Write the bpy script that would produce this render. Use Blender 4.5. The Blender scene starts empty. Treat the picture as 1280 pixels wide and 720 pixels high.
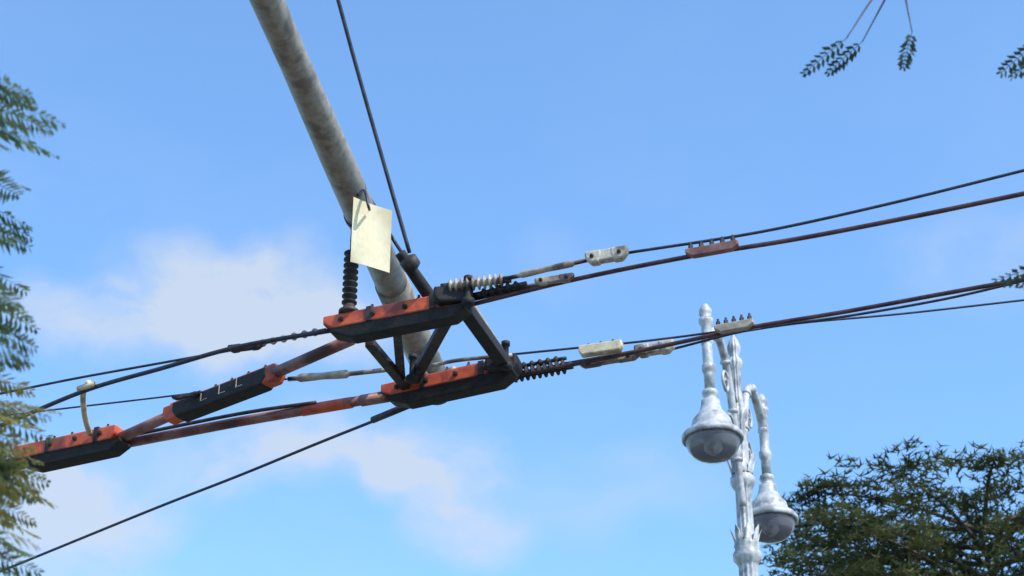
import bpy, math, random
import numpy as np
from mathutils import Vector, Matrix, noise
random.seed(4)
S=bpy.context.scene
# ------------------------------------------------------------------ camera
F=2388.0; PITCH=math.radians(30); CZ=1.6
cam=bpy.data.cameras.new("camera"); co=bpy.data.objects.new("camera",cam); S.collection.objects.link(co)
co.location=(0,0,CZ); co.rotation_euler=(math.radians(90)+PITCH,0,0)
cam.sensor_width=36; cam.lens=36*F/1280; cam.clip_end=3000; cam.clip_start=0.05
cam.dof.use_dof=True; cam.dof.focus_distance=9.5; cam.dof.aperture_fstop=6
S.camera=co
S.view_settings.view_transform='Standard'; S.view_settings.look='None'; S.view_settings.exposure=0
def ray(u,v):
    a=(u-640)/F; b=-(v-360)/F
    return Vector((a, math.cos(PITCH)-b*math.sin(PITCH), math.sin(PITCH)+b*math.cos(PITCH)))
def U(u,v,z):          # surveyed sight line met with the level plane at height z
    d=ray(u,v); t=(z-CZ)/d.z
    return Vector((0,0,CZ))+d*t
def D(u,v,s):          # point at slant distance s
    d=ray(u,v).normalized(); return Vector((0,0,CZ))+d*s
# ------------------------------------------------------------------ materials
def mat(name,c1,c2,scale=20,rough=0.6,metal=0.0,c3=None,thr=(0.4,0.6),bump=0.0,trans=0.0,streak=None):
    m=bpy.data.materials.new(name); m.use_nodes=True; n=m.node_tree.nodes; l=m.node_tree.links
    b=n["Principled BSDF"]; b.inputs["Roughness"].default_value=rough; b.inputs["Metallic"].default_value=metal
    tc=n.new("ShaderNodeTexCoord"); mp=n.new("ShaderNodeMapping"); l.new(tc.outputs["Object"],mp.inputs[0])
    if streak: mp.inputs["Scale"].default_value=streak
    nz=n.new("ShaderNodeTexNoise"); nz.inputs["Scale"].default_value=scale; nz.inputs["Detail"].default_value=6; nz.inputs["Roughness"].default_value=0.65
    l.new(mp.outputs[0],nz.inputs["Vector"])
    r=n.new("ShaderNodeValToRGB"); l.new(nz.outputs["Fac"],r.inputs[0])
    r.color_ramp.elements[0].position=thr[0]; r.color_ramp.elements[1].position=thr[1]
    r.color_ramp.elements[0].color=(*c1,1); r.color_ramp.elements[1].color=(*c2,1)
    out=r.outputs[0]
    if c3:
        n2=n.new("ShaderNodeTexNoise"); n2.inputs["Scale"].default_value=scale*0.37; n2.inputs["Detail"].default_value=8
        l.new(mp.outputs[0],n2.inputs["Vector"])
        r2=n.new("ShaderNodeMapRange"); r2.inputs[1].default_value=0.52; r2.inputs[2].default_value=0.62
        l.new(n2.outputs["Fac"],r2.inputs[0])
        mx=n.new("ShaderNodeMix"); mx.data_type='RGBA'; l.new(r2.outputs[0],mx.inputs[0]); l.new(out,mx.inputs[6]); mx.inputs[7].default_value=(*c3,1)
        out=mx.outputs[2]
    l.new(out,b.inputs["Base Color"])
    if bump:
        bp=n.new("ShaderNodeBump"); bp.inputs["Strength"].default_value=bump; bp.inputs["Distance"].default_value=0.01
        l.new(nz.outputs["Fac"],bp.inputs["Height"]); l.new(bp.outputs[0],b.inputs["Normal"])
    if trans:
        t=n.new("ShaderNodeBsdfTranslucent"); l.new(out,t.inputs[0]); ms=n.new("ShaderNodeMixShader"); ms.inputs[0].default_value=trans
        l.new(b.outputs[0],ms.inputs[1]); l.new(t.outputs[0],ms.inputs[2]); l.new(ms.outputs[0],n["Material Output"].inputs[0])
    return m
M_red=mat("rust_red_paint",(0.46,0.060,0.020),(0.60,0.105,0.04),14,0.6,c3=(0.20,0.040,0.025),bump=0.3)
M_blk=mat("sooty_black",(0.004,0.004,0.004),(0.016,0.011,0.011),25,0.75,bump=0.3)
M_dark=mat("dark_steel",(0.018,0.013,0.014),(0.055,0.040,0.036),22,0.6,0.2,bump=0.2)
M_rod=mat("rusted_rod",(0.18,0.060,0.045),(0.32,0.16,0.13),9,0.55,0.1,c3=(0.08,0.036,0.032),bump=0.2)
M_rodp=mat("pale_rod",(0.28,0.225,0.17),(0.44,0.37,0.29),18,0.55,c3=(0.10,0.065,0.055),bump=0.2)
M_ins=mat("pale_insulator",(0.40,0.35,0.27),(0.56,0.50,0.40),34,0.5,c3=(0.17,0.13,0.10))
M_tan=mat("tan_insulator",(0.52,0.42,0.26),(0.64,0.54,0.37),30,0.5,c3=(.36,.27,.17))
M_wire=mat("contact_wire_mat",(0.05,0.022,0.026),(0.11,0.050,0.048),12,0.5,0.3)
M_cab=mat("cable_mat",(0.018,0.018,0.030),(0.04,0.04,0.055),30,0.5,0.2)
M_pole=mat("weathered_pole",(0.225,0.19,0.155),(0.31,0.27,0.225),30,0.6,0.1,c3=(0.16,0.13,0.105),bump=0.2)
M_sign=mat("faded_cream_plate",(0.68,0.57,0.35),(0.76,0.66,0.45),9,0.5,c3=(0.60,0.50,0.30))
M_lamp=mat("aged_white_paint",(0.33,0.335,0.345),(0.46,0.465,0.475),26,0.45,c3=(0.21,0.21,0.22),bump=0.2)
M_leaf=mat("mimosa_leaf",(0.045,0.085,0.040),(0.13,0.17,0.075),9,0.5,trans=0.3)
M_leafy=mat("yellowing_leaf",(0.12,0.13,0.035),(0.28,0.23,0.065),9,0.5,trans=0.3)
M_leafd=mat("dark_leaf",(0.02,0.045,0.03),(0.05,0.08,0.05),9,0.5,trans=0.25)
M_ced=mat("cedar_needles",(0.055,0.078,0.030),(0.19,0.20,0.080),1.8,0.6,c3=(0.045,0.065,0.036),trans=0.2)
M_bark=mat("bark",(0.06,0.045,0.035),(0.14,0.11,0.085),14,0.85,bump=0.6,streak=(1,1,0.3))
M_asph=mat("asphalt",(0.040,0.040,0.042),(0.062,0.060,0.058),60,0.85,bump=0.3)
M_pave=mat("paving",(0.24,0.23,0.21),(0.34,0.32,0.30),6,0.8,bump=0.2)
M_soil=mat("grass_soil",(0.05,0.08,0.025),(0.10,0.10,0.05),3,0.9,bump=0.3)
M_line=mat("road_paint",(0.70,0.70,0.68),(0.80,0.80,0.78),20,0.6)
M_glass=bpy.data.materials.new("milky_glass"); M_glass.use_nodes=True
b=M_glass.node_tree.nodes["Principled BSDF"]; b.inputs["Base Color"].default_value=(0.44,0.44,0.52,1)
b.inputs["Transmission Weight"].default_value=0.75; b.inputs["IOR"].default_value=1.2
nn=M_glass.node_tree.nodes.new("ShaderNodeTexNoise"); nn.inputs["Scale"].default_value=14
mr=M_glass.node_tree.nodes.new("ShaderNodeMapRange"); mr.inputs[3].default_value=0.03; mr.inputs[4].default_value=0.2
M_glass.node_tree.links.new(nn.outputs["Fac"],mr.inputs[0]); M_glass.node_tree.links.new(mr.outputs[0],b.inputs["Roughness"])
# ------------------------------------------------------------------ builders
def empty(name,loc=(0,0,0)):
    e=bpy.data.objects.new(name,None); S.collection.objects.link(e); e.location=loc; return e
def add(name,vs,fs,m,parent=None,smooth=True,bevel=0):
    me=bpy.data.meshes.new(name); me.from_pydata([tuple(v) for v in vs],[],fs); me.update()
    if smooth:
        me.polygons.foreach_set("use_smooth",[True]*len(me.polygons))
    o=bpy.data.objects.new(name,me); S.collection.objects.link(o); me.materials.append(m)
    if parent:
        o.parent=parent; o.matrix_parent_inverse=Matrix.Translation(-Vector(parent.location))
    if bevel:
        bm=o.modifiers.new("bevel",'BEVEL'); bm.width=bevel; bm.segments=2; bm.limit_method='ANGLE'
    return o
def smoothpath(P,n=8):
    P=[Vector(p) for p in P]
    if len(P)<3: return P
    Q=[P[0]*2-P[1]]+P+[P[-1]*2-P[-2]]; out=[]
    for i in range(1,len(Q)-2):
        a,b,c,d=Q[i-1:i+3]
        for k in range(n):
            t=k/n; out.append(0.5*((2*b)+(c-a)*t+(2*a-5*b+4*c-d)*t*t+(3*b-a-3*c+d)*t**3))
    out.append(P[-1]); return out
def sweepdata(P,R,ns=12,cap=True):
    vs=[];fs=[]
    T=[]
    for i in range(len(P)):
        a=P[max(i-1,0)]; c=P[min(i+1,len(P)-1)]; T.append((c-a).normalized())
    up=Vector((0,0,1)) if abs(T[0].z)<0.9 else Vector((1,0,0))
    N=(up-T[0]*up.dot(T[0])).normalized()
    for i,p in enumerate(P):
        N=(N-T[i]*N.dot(T[i])).normalized(); B=T[i].cross(N)
        for k in range(ns):
            a=2*math.pi*k/ns; vs.append(p+(N*math.cos(a)+B*math.sin(a))*R[i])
    for i in range(len(P)-1):
        for k in range(ns):
            fs.append((i*ns+k,i*ns+(k+1)%ns,(i+1)*ns+(k+1)%ns,(i+1)*ns+k))
    if cap:
        fs.append(tuple(range(ns))[::-1]); fs.append(tuple((len(P)-1)*ns+k for k in range(ns)))
    return vs,fs
def tube(name,P,r,m,parent,ns=12,sm=True):
    P=[Vector(p) for p in P]; n0=len(P)
    if isinstance(r,(int,float)): r=[r]*n0
    if sm and n0>2:
        Q=smoothpath(P,8); R=[]
        for i in range(n0-1):
            for k in range(8): R.append(r[i]+(r[i+1]-r[i])*k/8)
        R.append(r[-1])
    else: Q=P;R=r
    vs,fs=sweepdata(Q,R,ns); return add(name,vs,fs,m,parent)
def lathe(name,p0,axis,prof,m,parent,ns=24,smooth=True,flute=0,fl_amp=0.0,fl_lim=None):
    axis=Vector(axis).normalized(); up=Vector((0,0,1)) if abs(axis.z)<0.9 else Vector((1,0,0))
    N=(up-axis*up.dot(axis)).normalized(); B=axis.cross(N); p0=Vector(p0); vs=[];fs=[]
    for r,d in prof:
        for k in range(ns):
            a=2*math.pi*k/ns; rr=r
            if flute and (fl_lim is None or r<fl_lim): rr=r*(1-fl_amp*(0.5+0.5*math.cos(flute*a)))
            vs.append(p0+axis*d+(N*math.cos(a)+B*math.sin(a))*max(rr,1e-4))
    for i in range(len(prof)-1):
        for k in range(ns): fs.append((i*ns+k,i*ns+(k+1)%ns,(i+1)*ns+(k+1)%ns,(i+1)*ns+k))
    fs.append(tuple(range(ns))[::-1]); fs.append(tuple((len(prof)-1)*ns+k for k in range(ns)))
    return add(name,vs,fs,m,parent,smooth)
def ribbed(name,p0,p1,rc,rr,n,m,parent):
    p0=Vector(p0);p1=Vector(p1);L=(p1-p0).length;prof=[(rc*0.9,0)]
    for i in range(n):
        a=(i+0.2)/n*L;b=(i+0.45)/n*L;c=(i+0.6)/n*L;d=(i+0.85)/n*L
        prof+=[(rc,a),(rr,b),(rr,c),(rc,d)]
    prof+=[(rc*0.9,L)]
    return lathe(name,p0,p1-p0,prof,m,parent,16)
def beam(name,p0,p1,w,h,m,parent,ch0=0.0,ch1=0.0,cz=0.5,bev=0.004,taper=1.0):
    p0=Vector(p0);p1=Vector(p1);T=(p1-p0).normalized()
    side=T.cross(Vector((0,0,1))).normalized(); up=side.cross(T).normalized()
    L=(p1-p0).length
    pts=[(0,0),(0,-h*cz if ch0 else -h),(ch0,-h),(L-ch1,-h),(L,-h*cz if ch1 else -h),(L,0)]
    if not ch0: pts.pop(2)
    if not ch1: pts.pop(-3)
    vs=[]
    for s in(-1,1):
        for x,z in pts: 
            ww=w/2*(1 if z==0 else taper)
            vs.append(p0+T*x+up*z+side*s*ww)
    n=len(pts); fs=[tuple(range(n)),tuple(range(n,2*n))[::-1]]
    for i in range(n): fs.append((i,i+n,(i+1)%n+n,(i+1)%n))
    return add(name,vs,fs,m,parent,False,bev)
def bolts(name,p0,p1,n,r,h,off,m,parent):
    p0=Vector(p0);p1=Vector(p1);vs=[];fs=[]
    for i in range(n):
        c=p0.lerp(p1,(i+0.5)/n)+Vector((0,0,off)); b=len(vs)
        for z,rr in((0,r),(h*0.6,r),(h*0.6,r*0.55),(h,r*0.55)):
            for k in range(6): vs.append(c+Vector((rr*math.cos(k*1.047),rr*math.sin(k*1.047),z)))
        for j in range(3):
            for k in range(6): fs.append((b+j*6+k,b+j*6+(k+1)%6,b+j*6+6+(k+1)%6,b+j*6+6+k))
        fs.append(tuple(b+18+k for k in range(6))); fs.append(tuple(b+k for k in range(6))[::-1])
    return add(name,vs,fs,m,parent,False)
W=5.6
def ext(p,q,d):
    p=Vector(p);q=Vector(q); return q+(q-p).normalized()*d
# ------------------------------------------------------------------ overhead wires
wires=empty("trolleybus_overhead_wires",(0,7,W))
def wire(name,pts,z,r,m=M_cab,el=0,er=0,ns=8):
    if isinstance(z,(int,float)): z=[z]*len(pts)
    P=[U(a,b,zz) for (a,b),zz in zip(pts,z)]
    P=smoothpath(P,8)
    if el: P=[ext(P[2],P[0],el)]+P
    if er: P=P+[ext(P[-3],P[-1],er)]
    vs,fs=sweepdata(P,[r]*len(P),ns); return add(name,vs,fs,m,wires)
wire("feeder_cable_a",[(785,316),(950,290),(1110,255),(1280,213)],[W+.06,W+.07,W+.1,W+.16],0.0065,er=16)
wire("contact_wire_a",[(588,381),(720,349),(860,321),(1000,298),(1150,269),(1280,242)],W,0.0100,M_wire,er=16)
wire("contact_wire_b",[(640,470),(740,451),(840,430),(940,409),(1060,389),(1180,367),(1280,349)],W,0.0100,M_wire,er=16)
wire("feeder_cable_b",[(640,443),(720,435),(800,427),(880,417),(945,407)],[W+.06]*4+[W+.02],0.0055)
wire("feeder_cable_c",[(842,436),(940,412),(1060,395),(1180,374),(1280,351)],[W+.03]*5,0.006,er=16)
wire("span_cable_a",[(900,419),(1000,404),(1130,392),(1290,374)],[W-.0,W+.05,W+.1,W+.15],0.005,er=14)
wire("contact_wire_c",[(415,413),(300,433),(200,461),(110,487),(20,524)],W,0.0105,M_cab,er=16)
wire("feeder_cable_d",[(300,436),(200,454),(100,472),(30,486)],W+.05,0.006,er=14)
wire("feeder_cable_e",[(480,464),(365,473),(245,491),(60,513)],W+.03,0.0045,er=14)
wire("span_cable_b",[(515,505),(490,517),(400,553),(300,594),(195,635),(60,690)],W+.02,0.0075,M_cab,er=10)
tube("span_cable_b_eye",[U(512,506,W+.02),U(466,525,W+.02)],.017,M_dark,wires)
wire("span_cable_c",[(512,316),(480,205),(445,82),(420,-10)],[W+.14,W+.50,W+.88,W+1.15],0.0088,M_cab,er=6)
# ------------------------------------------------------------------ switch (frog) assembly
sw=empty("trolleybus_wire_switch",(0,7,W))
def block(nm,a,b,wid=0.10,h=0.068,hb=0.055):
    A=U(*a,W+.05);B=U(*b,W+.05);T=(B-A).normalized()
    beam(nm+"_red_casting",A,B,wid*0.85,h,M_red,sw,0.06,0.03,0.6,0.007)
    dz=Vector((0,0,-h-.002))
    beam(nm+"_black_runner",A+dz+T*.035,B+dz+T*.035,wid,hb,M_blk,sw,0.10,0.06,0.3,0.007,0.75)
    beam(nm+"_top_rail",A+T*.08+Vector((0,0,.016)),B-T*.06+Vector((0,0,.016)),0.03,0.013,M_dark,sw)
    bolts(nm+"_bolts",A+T*.05,B-T*.03,5,0.011,0.036,0.001,M_dark,sw)
    side=T.cross(Vector((0,0,1))).normalized()
    if side.y>0: side=-side
    for i in range(4):
        c=A.lerp(B,0.14+0.24*i)+side*wid*0.42+Vector((0,0,-.034))
        lathe(nm+"_side_bolt",c,side,[(0.013,0),(0.013,0.008),(0.007,0.009),(0.007,0.018)],M_dark,sw,6,False)
    for s in(.33,.8):
        c=A.lerp(B,s); beam(nm+"_strap",c+Vector((0,0,.004)),c+T*.028+Vector((0,0,.004)),wid*.85+.012,h+.004,M_dark,sw,bev=.002)
block("upper",(409,401),(576,368))
block("lower",(481,485),(634,451))
block("junction",(24,563),(152,535),wid=0.12,h=.075)
beam("junction_tongue",U(-60,600,W),U(40,568,W),0.06,0.05,M_dark,sw,0,0,0.5,0.004)
tube("upper_rod",[U(140,552,W),U(218,517,W)],0.026,M_rod,sw)
tube("upper_rod_b",[U(344,466,W),U(440,424,W)],0.027,M_rod,sw)
tube("lower_rod",[U(148,556,W),U(300,527,W),U(380,513,W),U(495,493,W)],[0.024,0.024,0.024,0.024],M_rod,sw,sm=False)
tube("lower_rod_sleeve",[U(378,513.5,W),U(440,503,W)],0.027,M_red,sw)
tube("lower_rod_sleeve_b",[U(452,501,W),U(490,494.5,W)],0.028,M_rod,sw)
tube("lower_rod_upper_wire",[U(160,545,W+.02),U(300,517,W+.02),U(395,503,W+.02)],0.009,M_dark,sw)
A=U(210,512,W+.035);B=U(352,457,W+.035); T=(B-A).normalized()
beam("section_insulator_body",A+T*.07,B-T*.06,0.085,0.085,M_blk,sw,0.03,0.03,0.5,0.01)
beam("section_insulator_cap_a",A,A+T*.13,0.070,0.078,M_red,sw,0.02,0,0.6,0.008)
beam("section_insulator_cap_b",B-T*.11,B,0.070,0.078,M_red,sw,0,0.02,0.6,0.008)
beam("section_insulator_top_rail",A+T*.03+Vector((0,0,.018)),B-T*.03+Vector((0,0,.018)),0.035,0.015,M_red,sw)
bolts("section_bolts",A+T*.05+Vector((0,0,.018)),B-T*.05+Vector((0,0,.018)),6,0.009,0.018,0,M_dark,sw)
sd=T.cross(Vector((0,0,1))).normalized(); sd=-sd if sd.y>0 else sd
for i,s in enumerate((0.36,0.52,0.67)):
    c=A.lerp(B,s)+sd*0.043
    beam("section_label",c+Vector((0,0,-.05)),c+T*.04+Vector((0,0,-.05)),0.003,0.004,M_rodp,sw,bev=0)
    beam("section_strap",c+sd*.001+Vector((0,0,-.005)),c+sd*.001+T*.004+Vector((0,0,-.005)),0.004,0.050,M_rodp,sw,bev=0)
def ins(nm,a,b,z,r,m,rib=0):
    A=U(*a,z);B=U(*b,z);T=(B-A).normalized();L=(B-A).length
    if rib:
        ribbed(nm,A,B,r*0.5,r,rib,m,sw)
    else:
        lathe(nm,A,T,[(r*.4,0),(r*.55,L*.04),(r,L*.1),(r*.95,L*.3),(r*.8,L*.5),(r*.95,L*.7),(r,L*.9),(r*.55,L*.96),(r*.4,L)],m,sw,14)
    tube(nm+"_end_a",[A-T*.03,A+T*.01],r*.5,M_dark,sw); tube(nm+"_end_b",[B-T*.01,B+T*.03],r*.5,M_dark,sw)
def turn(nm,a,b,z,m,w=0.035):
    A=U(*a,z);B=U(*b,z);T=(B-A).normalized(); L=(B-A).length
    beam(nm,A+T*L*.1,B-T*L*.1,w*.70,w*.9,m,sw,0.0,0.0,0.4,0.005)
    up3=Vector((0,0,.003))
    beam(nm+"_boss",A+up3,A+T*L*.40+up3,w*.8,w+.004,m,sw,0.025,0.012,0.5,0.009)
    beam(nm+"_boss",B-T*L*.40+up3,B+up3,w*.8,w+.004,m,sw,0.012,0.025,0.5,0.009)
    sd=T.cross(Vector((0,0,1))).normalized();sd=-sd if sd.y>0 else sd
    for s in(.18,.82):
        c=A.lerp(B,s)+sd*w*.4+Vector((0,0,-w*.5)); lathe(nm+"_bolt",c,sd,[(.009,0),(.009,.008),(.005,.009),(.005,.014)],M_dark,sw,6,False)
ins("strain_insulator_a",(560,358),(630,350),W+.06,0.031,M_rodp,10)
ins("strain_rod_a",(645,345),(722,328),W+.06,0.015,M_rodp)
tube("strain_link_a",[U(630,349,W+.06),U(735,325,W+.06)],0.009,M_dark,sw)
turn("turnbuckle_a",(732,318),(785,309),W+.07,M_ins,0.055)
tube("second_strain_rod",[U(590,374,W+.03),U(680,354,W+.03)],0.010,M_dark,sw)
turn("wire_splice_a",(668,349),(718,342),W+.02,M_rodp,0.034)
ins("strain_insulator_a2",(600,367),(650,356),W+.03,0.020,M_blk,5)
def clamp(nm,a,b,m):
    A=U(*a,W+.022);B=U(*b,W+.022); beam(nm,A,B,0.03,0.04,m,sw,0.03,0.03,0.5,0.005); bolts(nm+"_bolts",A,B,5,0.010,0.034,-.002,M_dark,sw)
clamp("wire_clamp_a",(857,313),(923,301),M_rod)
clamp("wire_clamp_b",(893,408),(942,399),M_rodp)
ins("strain_insulator_b",(640,470),(708,458),W+.01,0.034,M_blk,9)
ins("strain_insulator_b2",(640,460),(700,449),W+.05,0.018,M_dark,6)
beam("tan_splice",U(724,434,W+.055),U(778,426,W+.055),.04,.05,M_tan,sw,.012,.012,.6,.006)
bolts("tan_splice_bolts",U(728,434,W+.055),U(774,426,W+.055),3,.008,.012,0,M_dark,sw)
turn("splice_under",(724,453),(800,440),W+.02,M_rodp,0.035)
turn("turnbuckle_b",(793,434),(843,426),W+.045,M_ins,0.055)
tube("strain_link_b",[U(700,456,W+.02),U(795,439,W+.04)],0.008,M_dark,sw)
turn("left_splice",(285,433),(330,427),W+.03,M_dark,0.035)
ins("left_strain_insulator",(322,430),(400,414),W+.03,0.018,M_rodp,6)
ins("tie_rod_sleeve",(368,473),(440,467),W+.03,0.020,M_rodp)
tube("tie_rod",[U(360,474,W+.03),U(420,469,W+.03),U(486,462,W+.03)],0.011,M_rodp,sw)
turn("tie_clamp",(215,496),(252,489),W+.03,M_dark,0.022)
tube("tie_rod_right",[U(540,457,W+.04),U(575,450,W+.04),U(640,444,W+.04)],0.009,M_rodp,sw)
tube("link_clip",[U(111,478,W+.04),U(104,492,W+.03),U(106,520,W+.02),U(112,542,W+.02)],0.014,M_tan,sw)
tube("link_clip_top",[U(98,486,W+.01),U(118,480,W+.01)],0.014,M_tan,sw)
def strut(nm,a,b,w,h,m=M_dark,z0=0,z1=0): beam(nm,U(*a,W+z0),U(*b,W+z1),w,h,m,sw,bev=0.005)
strut("cross_strut",(580,378),(640,462),0.06,0.05,M_blk,0.02,0.02)
tube("cross_strut_rail",[U(592,383,W+.03),U(634,448,W+.03)],0.010,M_rodp,sw)
strut("diagonal_strut",(562,390),(518,470),0.05,0.035,M_dark,.03,.05)
strut("brace_left",(462,424),(512,484),0.045,0.035,M_dark,.01,.03)
strut("brace_mid",(497,412),(503,488),0.04,0.03,M_dark,.03,.04)
beam("end_clevis_upper",U(543,365,W+.06),U(592,364,W+.06),0.11,0.075,M_blk,sw,0.02,0.02,0.6,0.01)
beam("end_clevis_lower",U(610,453,W+.06),U(650,448,W+.06),0.12,0.085,M_blk,sw,0.02,0.02,0.6,0.01)
for nm,(u,v) in (("hinge_pin",(585,382)),("hinge_pin_low",(632,462)),("hinge_pin_mid",(515,478))):
    lathe(nm,U(u,v,W-.045),(0,0,1),[(.012,0),(.028,.006),(.028,.03),(.014,.04),(.014,.12),(.02,.121),(.02,.14)],M_blk,sw,14)
tube("hanger_arm",[U(500,316,W+.20),U(516,340,W+.14),U(545,382,W+.05)],[0.024,0.027,0.030],M_blk,sw)
lathe("hanger_boss",U(508,322,W+.17),U(545,378,W+.05)-U(508,322,W+.17),[(.02,0),(.04,.01),(.04,.05),(.026,.06)],M_dark,sw,14)
p0=U(436,390,W+.06); p1=p0+Vector((0,0,.36))
ribbed("suspension_insulator",p0+Vector((0,0,.03)),p1-Vector((0,0,.05)),0.017,0.034,9,M_blk,sw)
tube("suspension_bolt",[p0-Vector((0,0,.02)),p1+Vector((0,0,.06))],0.009,M_dark,sw)
lathe("suspension_foot",p0-Vector((0,0,.01)),(0,0,1),[(.045,0),(.045,.015),(.03,.025),(.024,.045)],M_dark,sw,16)
# ------------------------------------------------------------------ mast + bracket arm
AZ=6.02
mast=empty("trolley_wire_mast",(0,0,0))
a0=U(369,80,AZ);a1=U(492,360,AZ);a2=U(546,484,AZ)
far=ext(a1,a0,4.6)
mast.location=(far.x,far.y,0)
tube("bracket_arm",[far,a0,a0.lerp(a1,.35),a1],[0.075,0.059,0.067,0.074],M_pole,mast,28,False)
tube("bracket_arm_sleeve",[a1-(a2-a1).normalized()*.04,a2],[0.080,0.080],M_pole,mast,28,False)
tube("arm_end_cap",[a2,a2+(a2-a1).normalized()*.03],[.088,.088],M_dark,mast,28,False)
for t in(0.62,):
    c=a0.lerp(a1,t); dv=(a1-a0).normalized(); tube("arm_band",[c,c+dv*.03],.0755,M_dark,mast,28,False)
q=p1; c=a0.lerp(a1,.80)
tube("insulator_bracket",[q,q+Vector((.03,.02,.03)),c],0.014,M_dark,mast)
tube("arm_hanger_a",[a1.lerp(a2,.35),U(500,405,W+.06)],0.018,M_dark,mast)
tube("arm_hanger_b",[a2-Vector((0,0,.02)),U(530,470,W+.05)],0.024,M_dark,mast)
tube("arm_hanger_c",[a2-Vector((0,0,.02)),U(566,462,W+.05)],0.018,M_rodp,mast)
lathe("mast_post",(far.x,far.y,0),(0,0,1),[(.20,0),(.20,.3),(.15,.32),(.14,4),(.11,7.4),(.12,7.41),(.12,7.46),(.02,7.52)],M_pole,mast,28)
lathe("mast_collar",(far.x,far.y,AZ-.15),(0,0,1),[(.16,0),(.16,.3)],M_dark,mast,28)
tube("arm_cable",[U(452,228,AZ+.03),U(470,262,AZ+.02),U(492,300,AZ-.0),U(512,330,W+.2)],0.008,M_cab,mast)
sg=[D(442,246,7.85),D(490,263,7.85),D(487,341,7.75),D(438,327,7.75)]
sp=empty("metal_sign_plate",sg[0])
nrm=(sg[1]-sg[0]).cross(sg[3]-sg[0]).normalized()
vs=[];fs=[];N=8
for s in(0,.003):
    for j in range(N+1):
        for i in range(N+1):
            u=i/N;v=j/N; p=(sg[0].lerp(sg[1],u)).lerp(sg[3].lerp(sg[2],u),v); vs.append(p+nrm*(s+0.010*math.sin(u*3.1)*math.cos(v*2.2)))
k=(N+1)**2
for j in range(N):
    for i in range(N):
        a=j*(N+1)+i; fs.append((a,a+1,a+N+2,a+N+1)); fs.append((k+a,k+a+N+1,k+a+N+2,k+a+1))
edge=[i for i in range(N+1)]+[(j+1)*(N+1)+N for j in range(N)]+[N*(N+1)+i for i in range(N-1,-1,-1)]+[j*(N+1) for j in range(N-1,0,-1)]
for i in range(len(edge)):
    a=edge[i];b2=edge[(i+1)%len(edge)]; fs.append((a,a+k,b2+k,b2))
add("plate",vs,fs,M_sign,sp,False)
tube("plate_tie",[sg[0].lerp(sg[1],.42)+Vector((0,0,-.035)),D(460,256,7.80),D(455,238,7.9),a0.lerp(a1,.56)],0.006,M_cab,sp)
# ------------------------------------------------------------------ street lamp
HZ=7.97
ln=U(882,396,HZ); lf=U(952,508,HZ); lc=(ln+lf)/2
lamp=empty("street_lamp",(lc.x,lc.y,0))
base=Vector((lc.x,lc.y,0))
prof=[(.30,0),(.30,.12),(.26,.16),(.26,.5),(.22,.56),(.15,.62),(.17,.68),(.13,.74),(.12,1.3),(.15,1.34),(.15,1.40),(.11,1.46),(.095,3.0),(.085,4.6),(.12,4.64),(.13,4.70),(.10,4.76),(.075,4.82),
(.070,5.9),(.085,5.92),(.085,5.97),(.070,5.99),(.066,6.42),(.075,6.44),(.098,6.47),(.098,6.51),(.08,6.54),(.088,6.57),(.07,6.62),(.058,6.66),(.056,6.98),(.07,7.0),(.085,7.03),(.085,7.07),(.065,7.10),(.072,7.13),(.052,7.17),(.048,7.2),(.046,7.5),(.06,7.52),(.07,7.55),(.07,7.59),(.052,7.62),(.040,7.66),(.036,7.92),(.055,7.95),(.055,7.99),(.03,8.02),(.045,8.06),(.05,8.10),(.035,8.15),(.012,8.19),(.004,8.25)]
lathe("column",base,(0,0,1),prof,M_lamp,lamp,64,True,12,0.14,0.079)
for z in (6.56,7.1,5.1):
    vs=[];fs=[]
    for k in range(8):
        a=k*math.pi/4; e=Vector((math.cos(a),math.sin(a),0)); s=Vector((-e.y,e.x,0)); b0=base+Vector((0,0,z)); i=len(vs)
        vs+=[b0+e*.07-s*.028,b0+e*.07+s*.028,b0+e*.095+Vector((0,0,.10))-s*.022,b0+e*.095+Vector((0,0,.10))+s*.022,b0+e*.115+Vector((0,0,.14)),b0+e*.06+Vector((0,0,.05))]
        fs+=[(i,i+1,i+3,i+2),(i+2,i+3,i+4),(i,i+2,i+5),(i+1,i+5,i+3),(i+2,i+4,i+5),(i+3,i+5,i+4)]
    add("leaf_collar",vs,fs,M_lamp,lamp,True)
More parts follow.
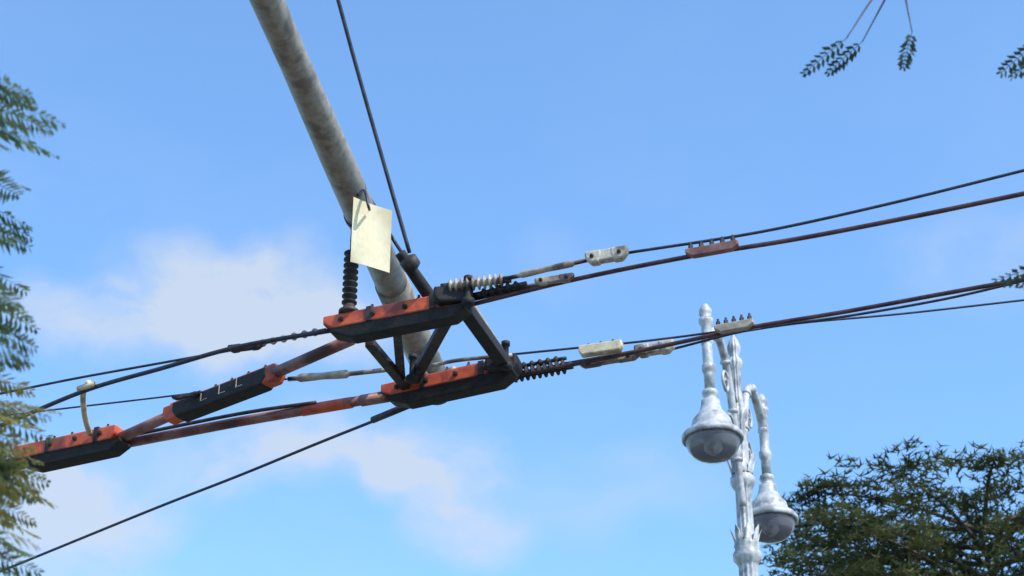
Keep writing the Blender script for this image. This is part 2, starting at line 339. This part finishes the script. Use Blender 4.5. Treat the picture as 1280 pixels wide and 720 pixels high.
def lantern(o,d,tag):
    L=(Vector((o.x,o.y,0))-base).length
    pr=[(.04,-1.12),(.10,-.80),(.15,-.45),(.27,-.12),(.44,0),(.60,-.05),(L,-.20),(L,-.50)]
    P=[base+d*r+Vector((0,0,HZ+z)) for r,z in pr]
    tube(tag+"_swan_neck",P,[.027,.027,.028,.029,.030,.032,.035,.035],M_lamp,lamp,16)
    for (r,z),rr in zip(pr[1:5],(.038,.038,.040,.042)):
        i=[q for q in pr].index((r,z)); ax=(P[i+1]-P[i-1]).normalized(); lathe(tag+"_neck_ring",P[i]-ax*.015,ax,[(.028,0),(rr,.006),(rr,.024),(.028,.03)],M_lamp,lamp,16)
    for (cr,cz_,R0,a0_,sg_) in ((.22,-.62,.12,0,1),(.30,-.30,.10,math.pi,-1)):
        sc=[]
        for i in range(22):
            a=a0_+sg_*i/21*math.pi*3.0; r=R0*(1-i/26); sc.append(base+d*(cr+r*math.cos(a))+Vector((0,0,HZ+cz_+r*math.sin(a))))
        tube(tag+"_scroll",sc,.012,M_lamp,lamp,8,False)
    tube(tag+"_tie_bar",[base+d*.03+Vector((0,0,HZ-.33)),base+d*.2+Vector((0,0,HZ-.25))],.014,M_lamp,lamp,10)
    top=base+d*L+Vector((0,0,HZ-.56))
    lathe(tag+"_upper_tube",top+Vector((0,0,.58)),(0,0,-1),[(.004,-.085),(.02,-.075),(.03,-.055),(.044,-.03),(.044,0),(.03,.03),(.05,.04),(.05,.07),(.036,.09),(.034,.20),(.042,.21),(.042,.235),(.034,.245),(.034,.38),(.046,.40),(.046,.44),(.036,.46),(.034,.58)],M_lamp,lamp,24)
    lathe(tag+"_hood",top,(0,0,-1),[(.034,0),(.05,.01),(.056,.03),(.05,.045),(.038,.06),(.045,.075),(.062,.085),(.066,.12),(.078,.16),(.105,.20),(.128,.23),(.138,.27),(.142,.30),(.165,.312),(.19,.325),(.205,.345),(.205,.37),(.195,.378),(.18,.365)],M_lamp,lamp,40)
    lathe(tag+"_glass_bowl",top,(0,0,-1),[(.183,.372),(.18,.395),(.165,.44),(.135,.48),(.09,.505),(.04,.518),(.001,.521)],M_glass,lamp,36)
    lathe(tag+"_lamp_bulb",top+Vector((0,0,-.28)),(0,0,-1),[(.03,0),(.03,.06),(.05,.1),(.055,.14),(.03,.17),(.002,.18)],M_ins,lamp,16)
d1=Vector((ln.x-base.x,ln.y-base.y,0)).normalized()
lantern(ln,d1,"near"); lantern(lf,-d1,"far")
# ------------------------------------------------------------------ foliage generators
class Geo:
    def __init__(s): s.v=[];s.f=[]
    def tri(s,a,b,c): k=len(s.v); s.v+=[a,b,c]; s.f.append((k,k+1,k+2))
    def quad(s,a,b,c,d): k=len(s.v); s.v+=[a,b,c,d]; s.f.append((k,k+1,k+2,k+3))
def frond(g,o,d,length,n,ll,lw,droop=0.35):
    d=d.normalized(); side=d.cross(Vector((random.uniform(-.5,.5),random.uniform(-.5,.5),1))).normalized()
    p=o.copy(); st=length/n; nrm=side.cross(d)
    for i in range(n):
        q=p+d*st
        g.quad(p-side*.0012,p+side*.0012,q+side*.0009,q-side*.0009)
        e=math.sin(math.pi*(0.12+0.86*(i+.5)/n))**.6
        for s in(-1,1):
            l=ll*e*random.uniform(.8,1.12)
            dd=(side*s+d*random.uniform(.35,.7)+nrm*random.uniform(-.25,.15)+Vector((0,0,-.2))).normalized()
            w=d*(lw*.5*random.uniform(.8,1.2))+nrm*random.uniform(-.3,.3)*lw
            m=q+dd*l*.5
            g.quad(q,m+w,q+dd*l,m-w)
        p=q; d=(d+Vector((0,0,-droop/n))).normalized(); side=(side-d*side.dot(d)).normalized(); nrm=side.cross(d)
    return p
def mkgeo(g,name,m,parent): return add(name,g.v,g.f,m,parent,False)
mt=empty("mimosa_tree",(-3.0,3.2,0)); mb=Vector((-3.0,3.2,0))
tube("trunk",[mb,mb+Vector((.05,0,1.2)),mb+Vector((.25,.1,2.4)),mb+Vector((.5,.1,3.4))],[.16,.13,.10,.07],M_bark,mt,14)
crot=mb+Vector((.5,.1,3.4))
gl=Geo();gy=Geo()
SL=4.3
fr=[((-60,118),(80,152),0),((-50,165),(72,192),0),((-40,110),(44,130),0),((-50,140),(64,158),0),((-70,205),(34,232),0),((-70,262),(40,294),0),
((-70,280),(38,306),0),((-60,325),(34,362),0),((-70,368),(46,408),0),((-60,400),(46,432),0),((-60,430),(30,456),0),((-60,345),(30,385),0),
((-70,470),(42,490),1),((-60,500),(74,512),1),((-60,520),(66,545),1),((-50,560),(52,575),1),((-70,590),(60,600),1),((-40,600),(70,628),1),((-50,540),(40,590),1),((-60,620),(44,650),1),((-60,575),(40,560),1),((-60,650),(34,690),0),((-60,690),(50,712),0),((-60,480),(42,530),1),((-60,545),(50,612),1),((-60,515),(50,532),1),((-50,585),(45,622),1),((-60,640),(50,668),1)]
starts=[]
for s,t,k in fr:
    for rep in range(3):
        sl=SL+random.uniform(-.35,.5); jx=random.uniform(-14,8)*rep; jy=random.uniform(-12,12)*rep
        A=D(s[0]+jx,s[1]+jy-8,sl); B=D(t[0]+jx*1.5-12*rep,t[1]+jy,sl+random.uniform(-.1,.1)); L=(B-A).length
        frond((gy if k and random.random()<.75 else gl),A,B-A+Vector((0,0,.10*L)),L,18,0.055,0.0095,.28)
        starts.append(A)
for i in range(480):
    P=Vector((random.gauss(-2.2,.55),random.gauss(3.6,.6),random.gauss(4.0,.75)))
    if P.x>-0.292*P.y*1.155-.42: continue
    a=random.uniform(0,6.28); frond(gl,P,Vector((math.cos(a),math.sin(a),-.2)),.2,12,.04,.008,.5)
mkgeo(gl,"foliage",M_leaf,mt); mkgeo(gy,"yellow_foliage",M_leafy,mt)
for i in range(0,len(starts),7):
    A=starts[i]; mid=crot.lerp(A,.5)+Vector((0,0,.15)); tube("limb",[crot,mid,A],[.03,.016,.004],M_bark,mt,8)
for i in range(7):
    a=random.uniform(0,6.28); A=crot+Vector((-.5+math.cos(a)*.5,math.sin(a)*.6,random.uniform(.2,1.1))); tube("limb",[crot,crot.lerp(A,.5)+Vector((0,0,.1)),A],[.04,.02,.005],M_bark,mt,8)
rt=empty("mimosa_tree.001",(4.2,2.6,0)); rb=Vector((4.2,2.6,0))
tube("trunk",[rb,rb+Vector((-.05,0,1.6)),rb+Vector((-.2,.1,3.2)),rb+Vector((-.5,.3,4.6))],[.17,.14,.11,.06],M_bark,rt,14)
rc=rb+Vector((-.5,.3,4.6)); g=Geo()
hub=D(1130,-45,5.3); hub2=D(1350,-10,5.3); hub3=D(1375,325,5.2)
def twig(h,s,t,n=9):
    sl=5.2+random.uniform(-.15,.2); A=D(*s,sl);B=D(*t,sl);L=(B-A).length
    frond(g,A,B-A,L,n,.034,.014,.1)
    tube("twig",[h,h.lerp(A,.5)+Vector((random.uniform(-.03,.03),0,.02)),A],[.004,.003,.0015],M_bark,rt,6)
for s,t in [((1058,48),(1004,90)),((1078,52),(1034,90)),((1140,40),(1128,84))]: twig(hub,s,t)
for s,t in [((1300,50),(1250,90)),((1315,62),(1264,94))]: twig(hub2,s,t)
for s,t in [((1330,325),(1244,347)),((1340,345),(1262,340)),((1325,352),(1272,356)),((1335,335),(1256,352))]: twig(hub3,s,t)
for i in range(400):
    P=Vector((random.gauss(3.4,.55),random.gauss(3.4,.6),random.gauss(5.4,.6)))
    if P.x<0.30*P.y*1.2+.35 : continue
    a=random.uniform(0,6.28); frond(g,P,Vector((math.cos(a),math.sin(a),-.2)),.2,12,.04,.009,.5)
mkgeo(g,"foliage",M_leafd,rt)
for h,l in((hub,.35),(hub2,.3),(hub3,.1)):
    tube("limb",[rc,rc.lerp(h,.5)+Vector((0,0,l)),h],[.03,.015,.006],M_bark,rt,8)
# ------------------------------------------------------------------ cedar
dr=ray(1225,622); t=29.0/dr.y; cb=Vector((dr.x*t,29.0,0)); topz=CZ+dr.z*t
ct=empty("cedar_tree",cb)
tube("trunk",[cb,cb+Vector((.1,0,4)),cb+Vector((-.05,0,9)),cb+Vector((.05,0,topz-1.6))],[.48,.38,.26,.08],M_bark,ct,16)
g=Geo()
def tuft(g,p,s,nb=5):
    for k in range(nb):
        a=random.uniform(0,6.283); e=random.uniform(-.3,.9)
        d=Vector((math.cos(a),math.sin(a),e)).normalized(); w=Vector((-d.y,d.x,random.uniform(-.5,.5)))*s*.14
        g.tri(p-w,p+w,p+d*s*random.uniform(.7,1.3))
limbs=[]
for i in range(66):
    f=i/66; limbs.append((topz-.10-f*2.9+random.uniform(-.16,.16),i*2.39996+random.uniform(-.3,.3),(3.6+f*.3)*random.uniform(.70,1.06),12))
for i in range(30):
    f=i/30; limbs.append((topz-3.1-f*(topz-7.2),i*2.39996+random.uniform(-.3,.3),(3.7+1.9*f)*random.uniform(.75,1.1),6))
for (z,az,L,dens) in limbs:
    cx_,sy_=math.cos(az),math.sin(az)
    q4=(abs(cx_)**3+abs(sy_)**3)**(-1/3)          # squarish wind-flattened plan
    d=Vector((cx_*q4,sy_*q4*.6,0)); L*=d.length; d.normalize(); sd=Vector((-d.y,d.x,0))
    base0=cb+Vector((0,0,z-.45)); P=[base0,base0+d*L*.4+Vector((0,0,.36)),base0+d*L*.75+Vector((0,0,.48)),base0+d*L+Vector((0,0,.46))]
    tube("limb",P,[.045,.032,.018,.007],M_bark,ct,6)
    Q=smoothpath(P,8); nb=int(L*dens)
    for j in range(nb):
        u=.08+.92*(j+random.random())/nb; q=Q[min(int(u*(len(Q)-1)),len(Q)-1)]
        s=random.choice((-1,1)); bl=(.25+.75*math.sin(math.pi*min(1,u*.93)))*L*.3*random.uniform(.5,1.15)
        bd=(sd*s+d*random.uniform(.2,.9)).normalized(); nt=max(4,int(bl/.075)); lift=random.uniform(-.05,.3)
        for k in range(nt):
            w=k/nt; p=q+bd*bl*w+Vector((random.gauss(0,.045),random.gauss(0,.045),lift*w-.28*w*w+random.gauss(0,.045)))
            tuft(g,p,random.uniform(.09,.17),4)
for j in range(3000):
    x=random.uniform(-3.3,3.3); y=random.uniform(-1.9,1.9)
    if (abs(x)/3.4)**3+(abs(y)/2.0)**3>1: continue
    h=noise.noise(Vector((x*1.3,y*1.3,3)))
    if h<-.12: continue
    tuft(g,cb+Vector((x,y,topz-.08-.012*x*x+h*.5+random.gauss(0,.06))),.15)
mkgeo(g,"foliage",M_ced,ct)
# ------------------------------------------------------------------ ground, road, pavement
def sheet(name,x0,x1,y0,y1,z,m):
    return add(name,[(x0,y0,z),(x1,y0,z),(x1,y1,z),(x0,y1,z)],[(0,1,2,3)],m,None,False)
sheet("ground",-1500,1500,-1500,1500,0,M_soil)
sheet("road",-400,400,3.6,11.2,0.004,M_asph)
def slab(name,x0,x1,y0,y1,z0,z1,m):
    vs=[(x,y,z) for z in(z0,z1) for y in(y0,y1) for x in(x0,x1)]
    return add(name,vs,[(0,2,3,1),(4,5,7,6),(0,1,5,4),(1,3,7,5),(3,2,6,7),(2,0,4,6)],m,None,False,0.01)
slab("pavement",-400,400,-2.5,3.6,-.1,.13,M_pave); slab("pavement.001",-400,400,11.2,14.5,-.1,.13,M_pave)
rm=empty("road_markings",(0,7.4,0))
for i in range(-20,21): 
    o=sheet("dash",i*5-1.2,i*5+1.2,7.33,7.47,.008,M_line); o.parent=rm; o.matrix_parent_inverse=Matrix.Translation((0,-7.4,0))
# ------------------------------------------------------------------ light
EL=math.radians(46); AZ_S=math.radians(132)
sd=Vector((math.sin(AZ_S)*math.cos(EL),math.cos(AZ_S)*math.cos(EL),math.sin(EL)))
sun=bpy.data.lights.new("sun",'SUN'); sun.energy=5.0; sun.angle=math.radians(.5); sun.color=(1,.94,.84)
so=bpy.data.objects.new("sun",sun); S.collection.objects.link(so); so.rotation_euler=sd.to_track_quat('Z','Y').to_euler(); so.location=(20,-20,30)
w=bpy.data.worlds.new("World"); S.world=w; w.use_nodes=True; n=w.node_tree.nodes; l=w.node_tree.links
bg=n["Background"]; bg.inputs[1].default_value=0.15
sky=n.new("ShaderNodeTexSky"); sky.sky_type='NISHITA'; sky.sun_disc=False; sky.sun_elevation=EL; sky.sun_rotation=AZ_S; sky.air_density=1.0; sky.dust_density=0.6; sky.ozone_density=1.5
tint=n.new("ShaderNodeMix"); tint.data_type='RGBA'; tint.blend_type='MULTIPLY'; tint.inputs[0].default_value=1; l.new(sky.outputs[0],tint.inputs[6]); tint.inputs[7].default_value=(1.50,1.97,2.25,1)
tc=n.new("ShaderNodeTexCoord")
def math_(op,a,b=None):
    m=n.new("ShaderNodeMath"); m.operation=op
    for i,x in enumerate((a,b)):
        if x is None: continue
        if isinstance(x,(int,float)): m.inputs[i].default_value=x
        else: l.new(x,m.inputs[i])
    return m.outputs[0]
nd=n.new("ShaderNodeTexNoise"); nd.inputs["Scale"].default_value=16; nd.inputs["Detail"].default_value=5; l.new(tc.outputs["Generated"],nd.inputs["Vector"])
vm=n.new("ShaderNodeVectorMath"); vm.operation='MULTIPLY_ADD'; l.new(nd.outputs["Color"],vm.inputs[0]); vm.inputs[1].default_value=(.07,.05,.05); 
vs0=n.new("ShaderNodeVectorMath"); vs0.operation='ADD'; l.new(tc.outputs["Generated"],vs0.inputs[0]); vs0.inputs[1].default_value=(-.035,-.025,-.025); l.new(vs0.outputs[0],vm.inputs[2])
tot=None
for (u,v,sx,sz,a) in [(300,385,160,70,1.25),(150,412,140,48,.8),(390,415,110,40,.6),(120,625,120,46,1.1),(330,575,190,46,.75),(560,580,90,66,.95),(470,560,90,42,.5),(590,665,90,40,.7),(760,610,160,60,.3),(700,340,80,40,.12),(1240,320,140,70,.3),(40,690,160,50,.6)]:
    d=ray(u,v).normalized()
    s1=n.new("ShaderNodeVectorMath"); s1.operation='SUBTRACT'; l.new(vm.outputs[0],s1.inputs[0]); s1.inputs[1].default_value=d
    s2=n.new("ShaderNodeVectorMath"); s2.operation='MULTIPLY'; l.new(s1.outputs[0],s2.inputs[0]); s2.inputs[1].default_value=(F/sx,2.0,F*1.0/sz)
    s3=n.new("ShaderNodeVectorMath"); s3.operation='LENGTH'; l.new(s2.outputs[0],s3.inputs[0])
    r=n.new("ShaderNodeMapRange"); r.interpolation_type='SMOOTHSTEP'; r.inputs[1].default_value=1.3; r.inputs[2].default_value=0.25; r.inputs[3].default_value=0; r.inputs[4].default_value=a
    l.new(s3.outputs["Value"],r.inputs[0]); tot=r.outputs[0] if tot is None else math_('ADD',tot,r.outputs[0])
mp=n.new("ShaderNodeMapping"); mp.inputs["Scale"].default_value=(1,1,1.8); l.new(vm.outputs[0],mp.inputs[0])
n2=n.new("ShaderNodeTexNoise"); n2.inputs["Scale"].default_value=22; n2.inputs["Detail"].default_value=7; n2.inputs["Roughness"].default_value=.55; l.new(mp.outputs[0],n2.inputs["Vector"])
r2=n.new("ShaderNodeMapRange"); r2.inputs[1].default_value=.3; r2.inputs[2].default_value=.6; r2.inputs[3].default_value=.3; r2.inputs[4].default_value=1; l.new(n2.outputs["Fac"],r2.inputs[0])
n3=n.new("ShaderNodeTexNoise"); n3.inputs["Scale"].default_value=3.5; n3.inputs["Detail"].default_value=5; l.new(mp.outputs[0],n3.inputs["Vector"])
r3=n.new("ShaderNodeMapRange"); r3.inputs[1].default_value=.45; r3.inputs[2].default_value=.8; r3.inputs[3].default_value=0; r3.inputs[4].default_value=.15; l.new(n3.outputs["Fac"],r3.inputs[0])
cl=math_('MULTIPLY',math_('ADD',tot,r3.outputs[0]),r2.outputs[0]); cl=math_('MINIMUM',math_('MULTIPLY',cl,.95),.85)
mx=n.new("ShaderNodeMix"); mx.data_type='RGBA'; l.new(cl,mx.inputs[0]); l.new(tint.outputs[2],mx.inputs[6]); mx.inputs[7].default_value=(4.35,4.95,5.8,1)
l.new(mx.outputs[2],bg.inputs[0])
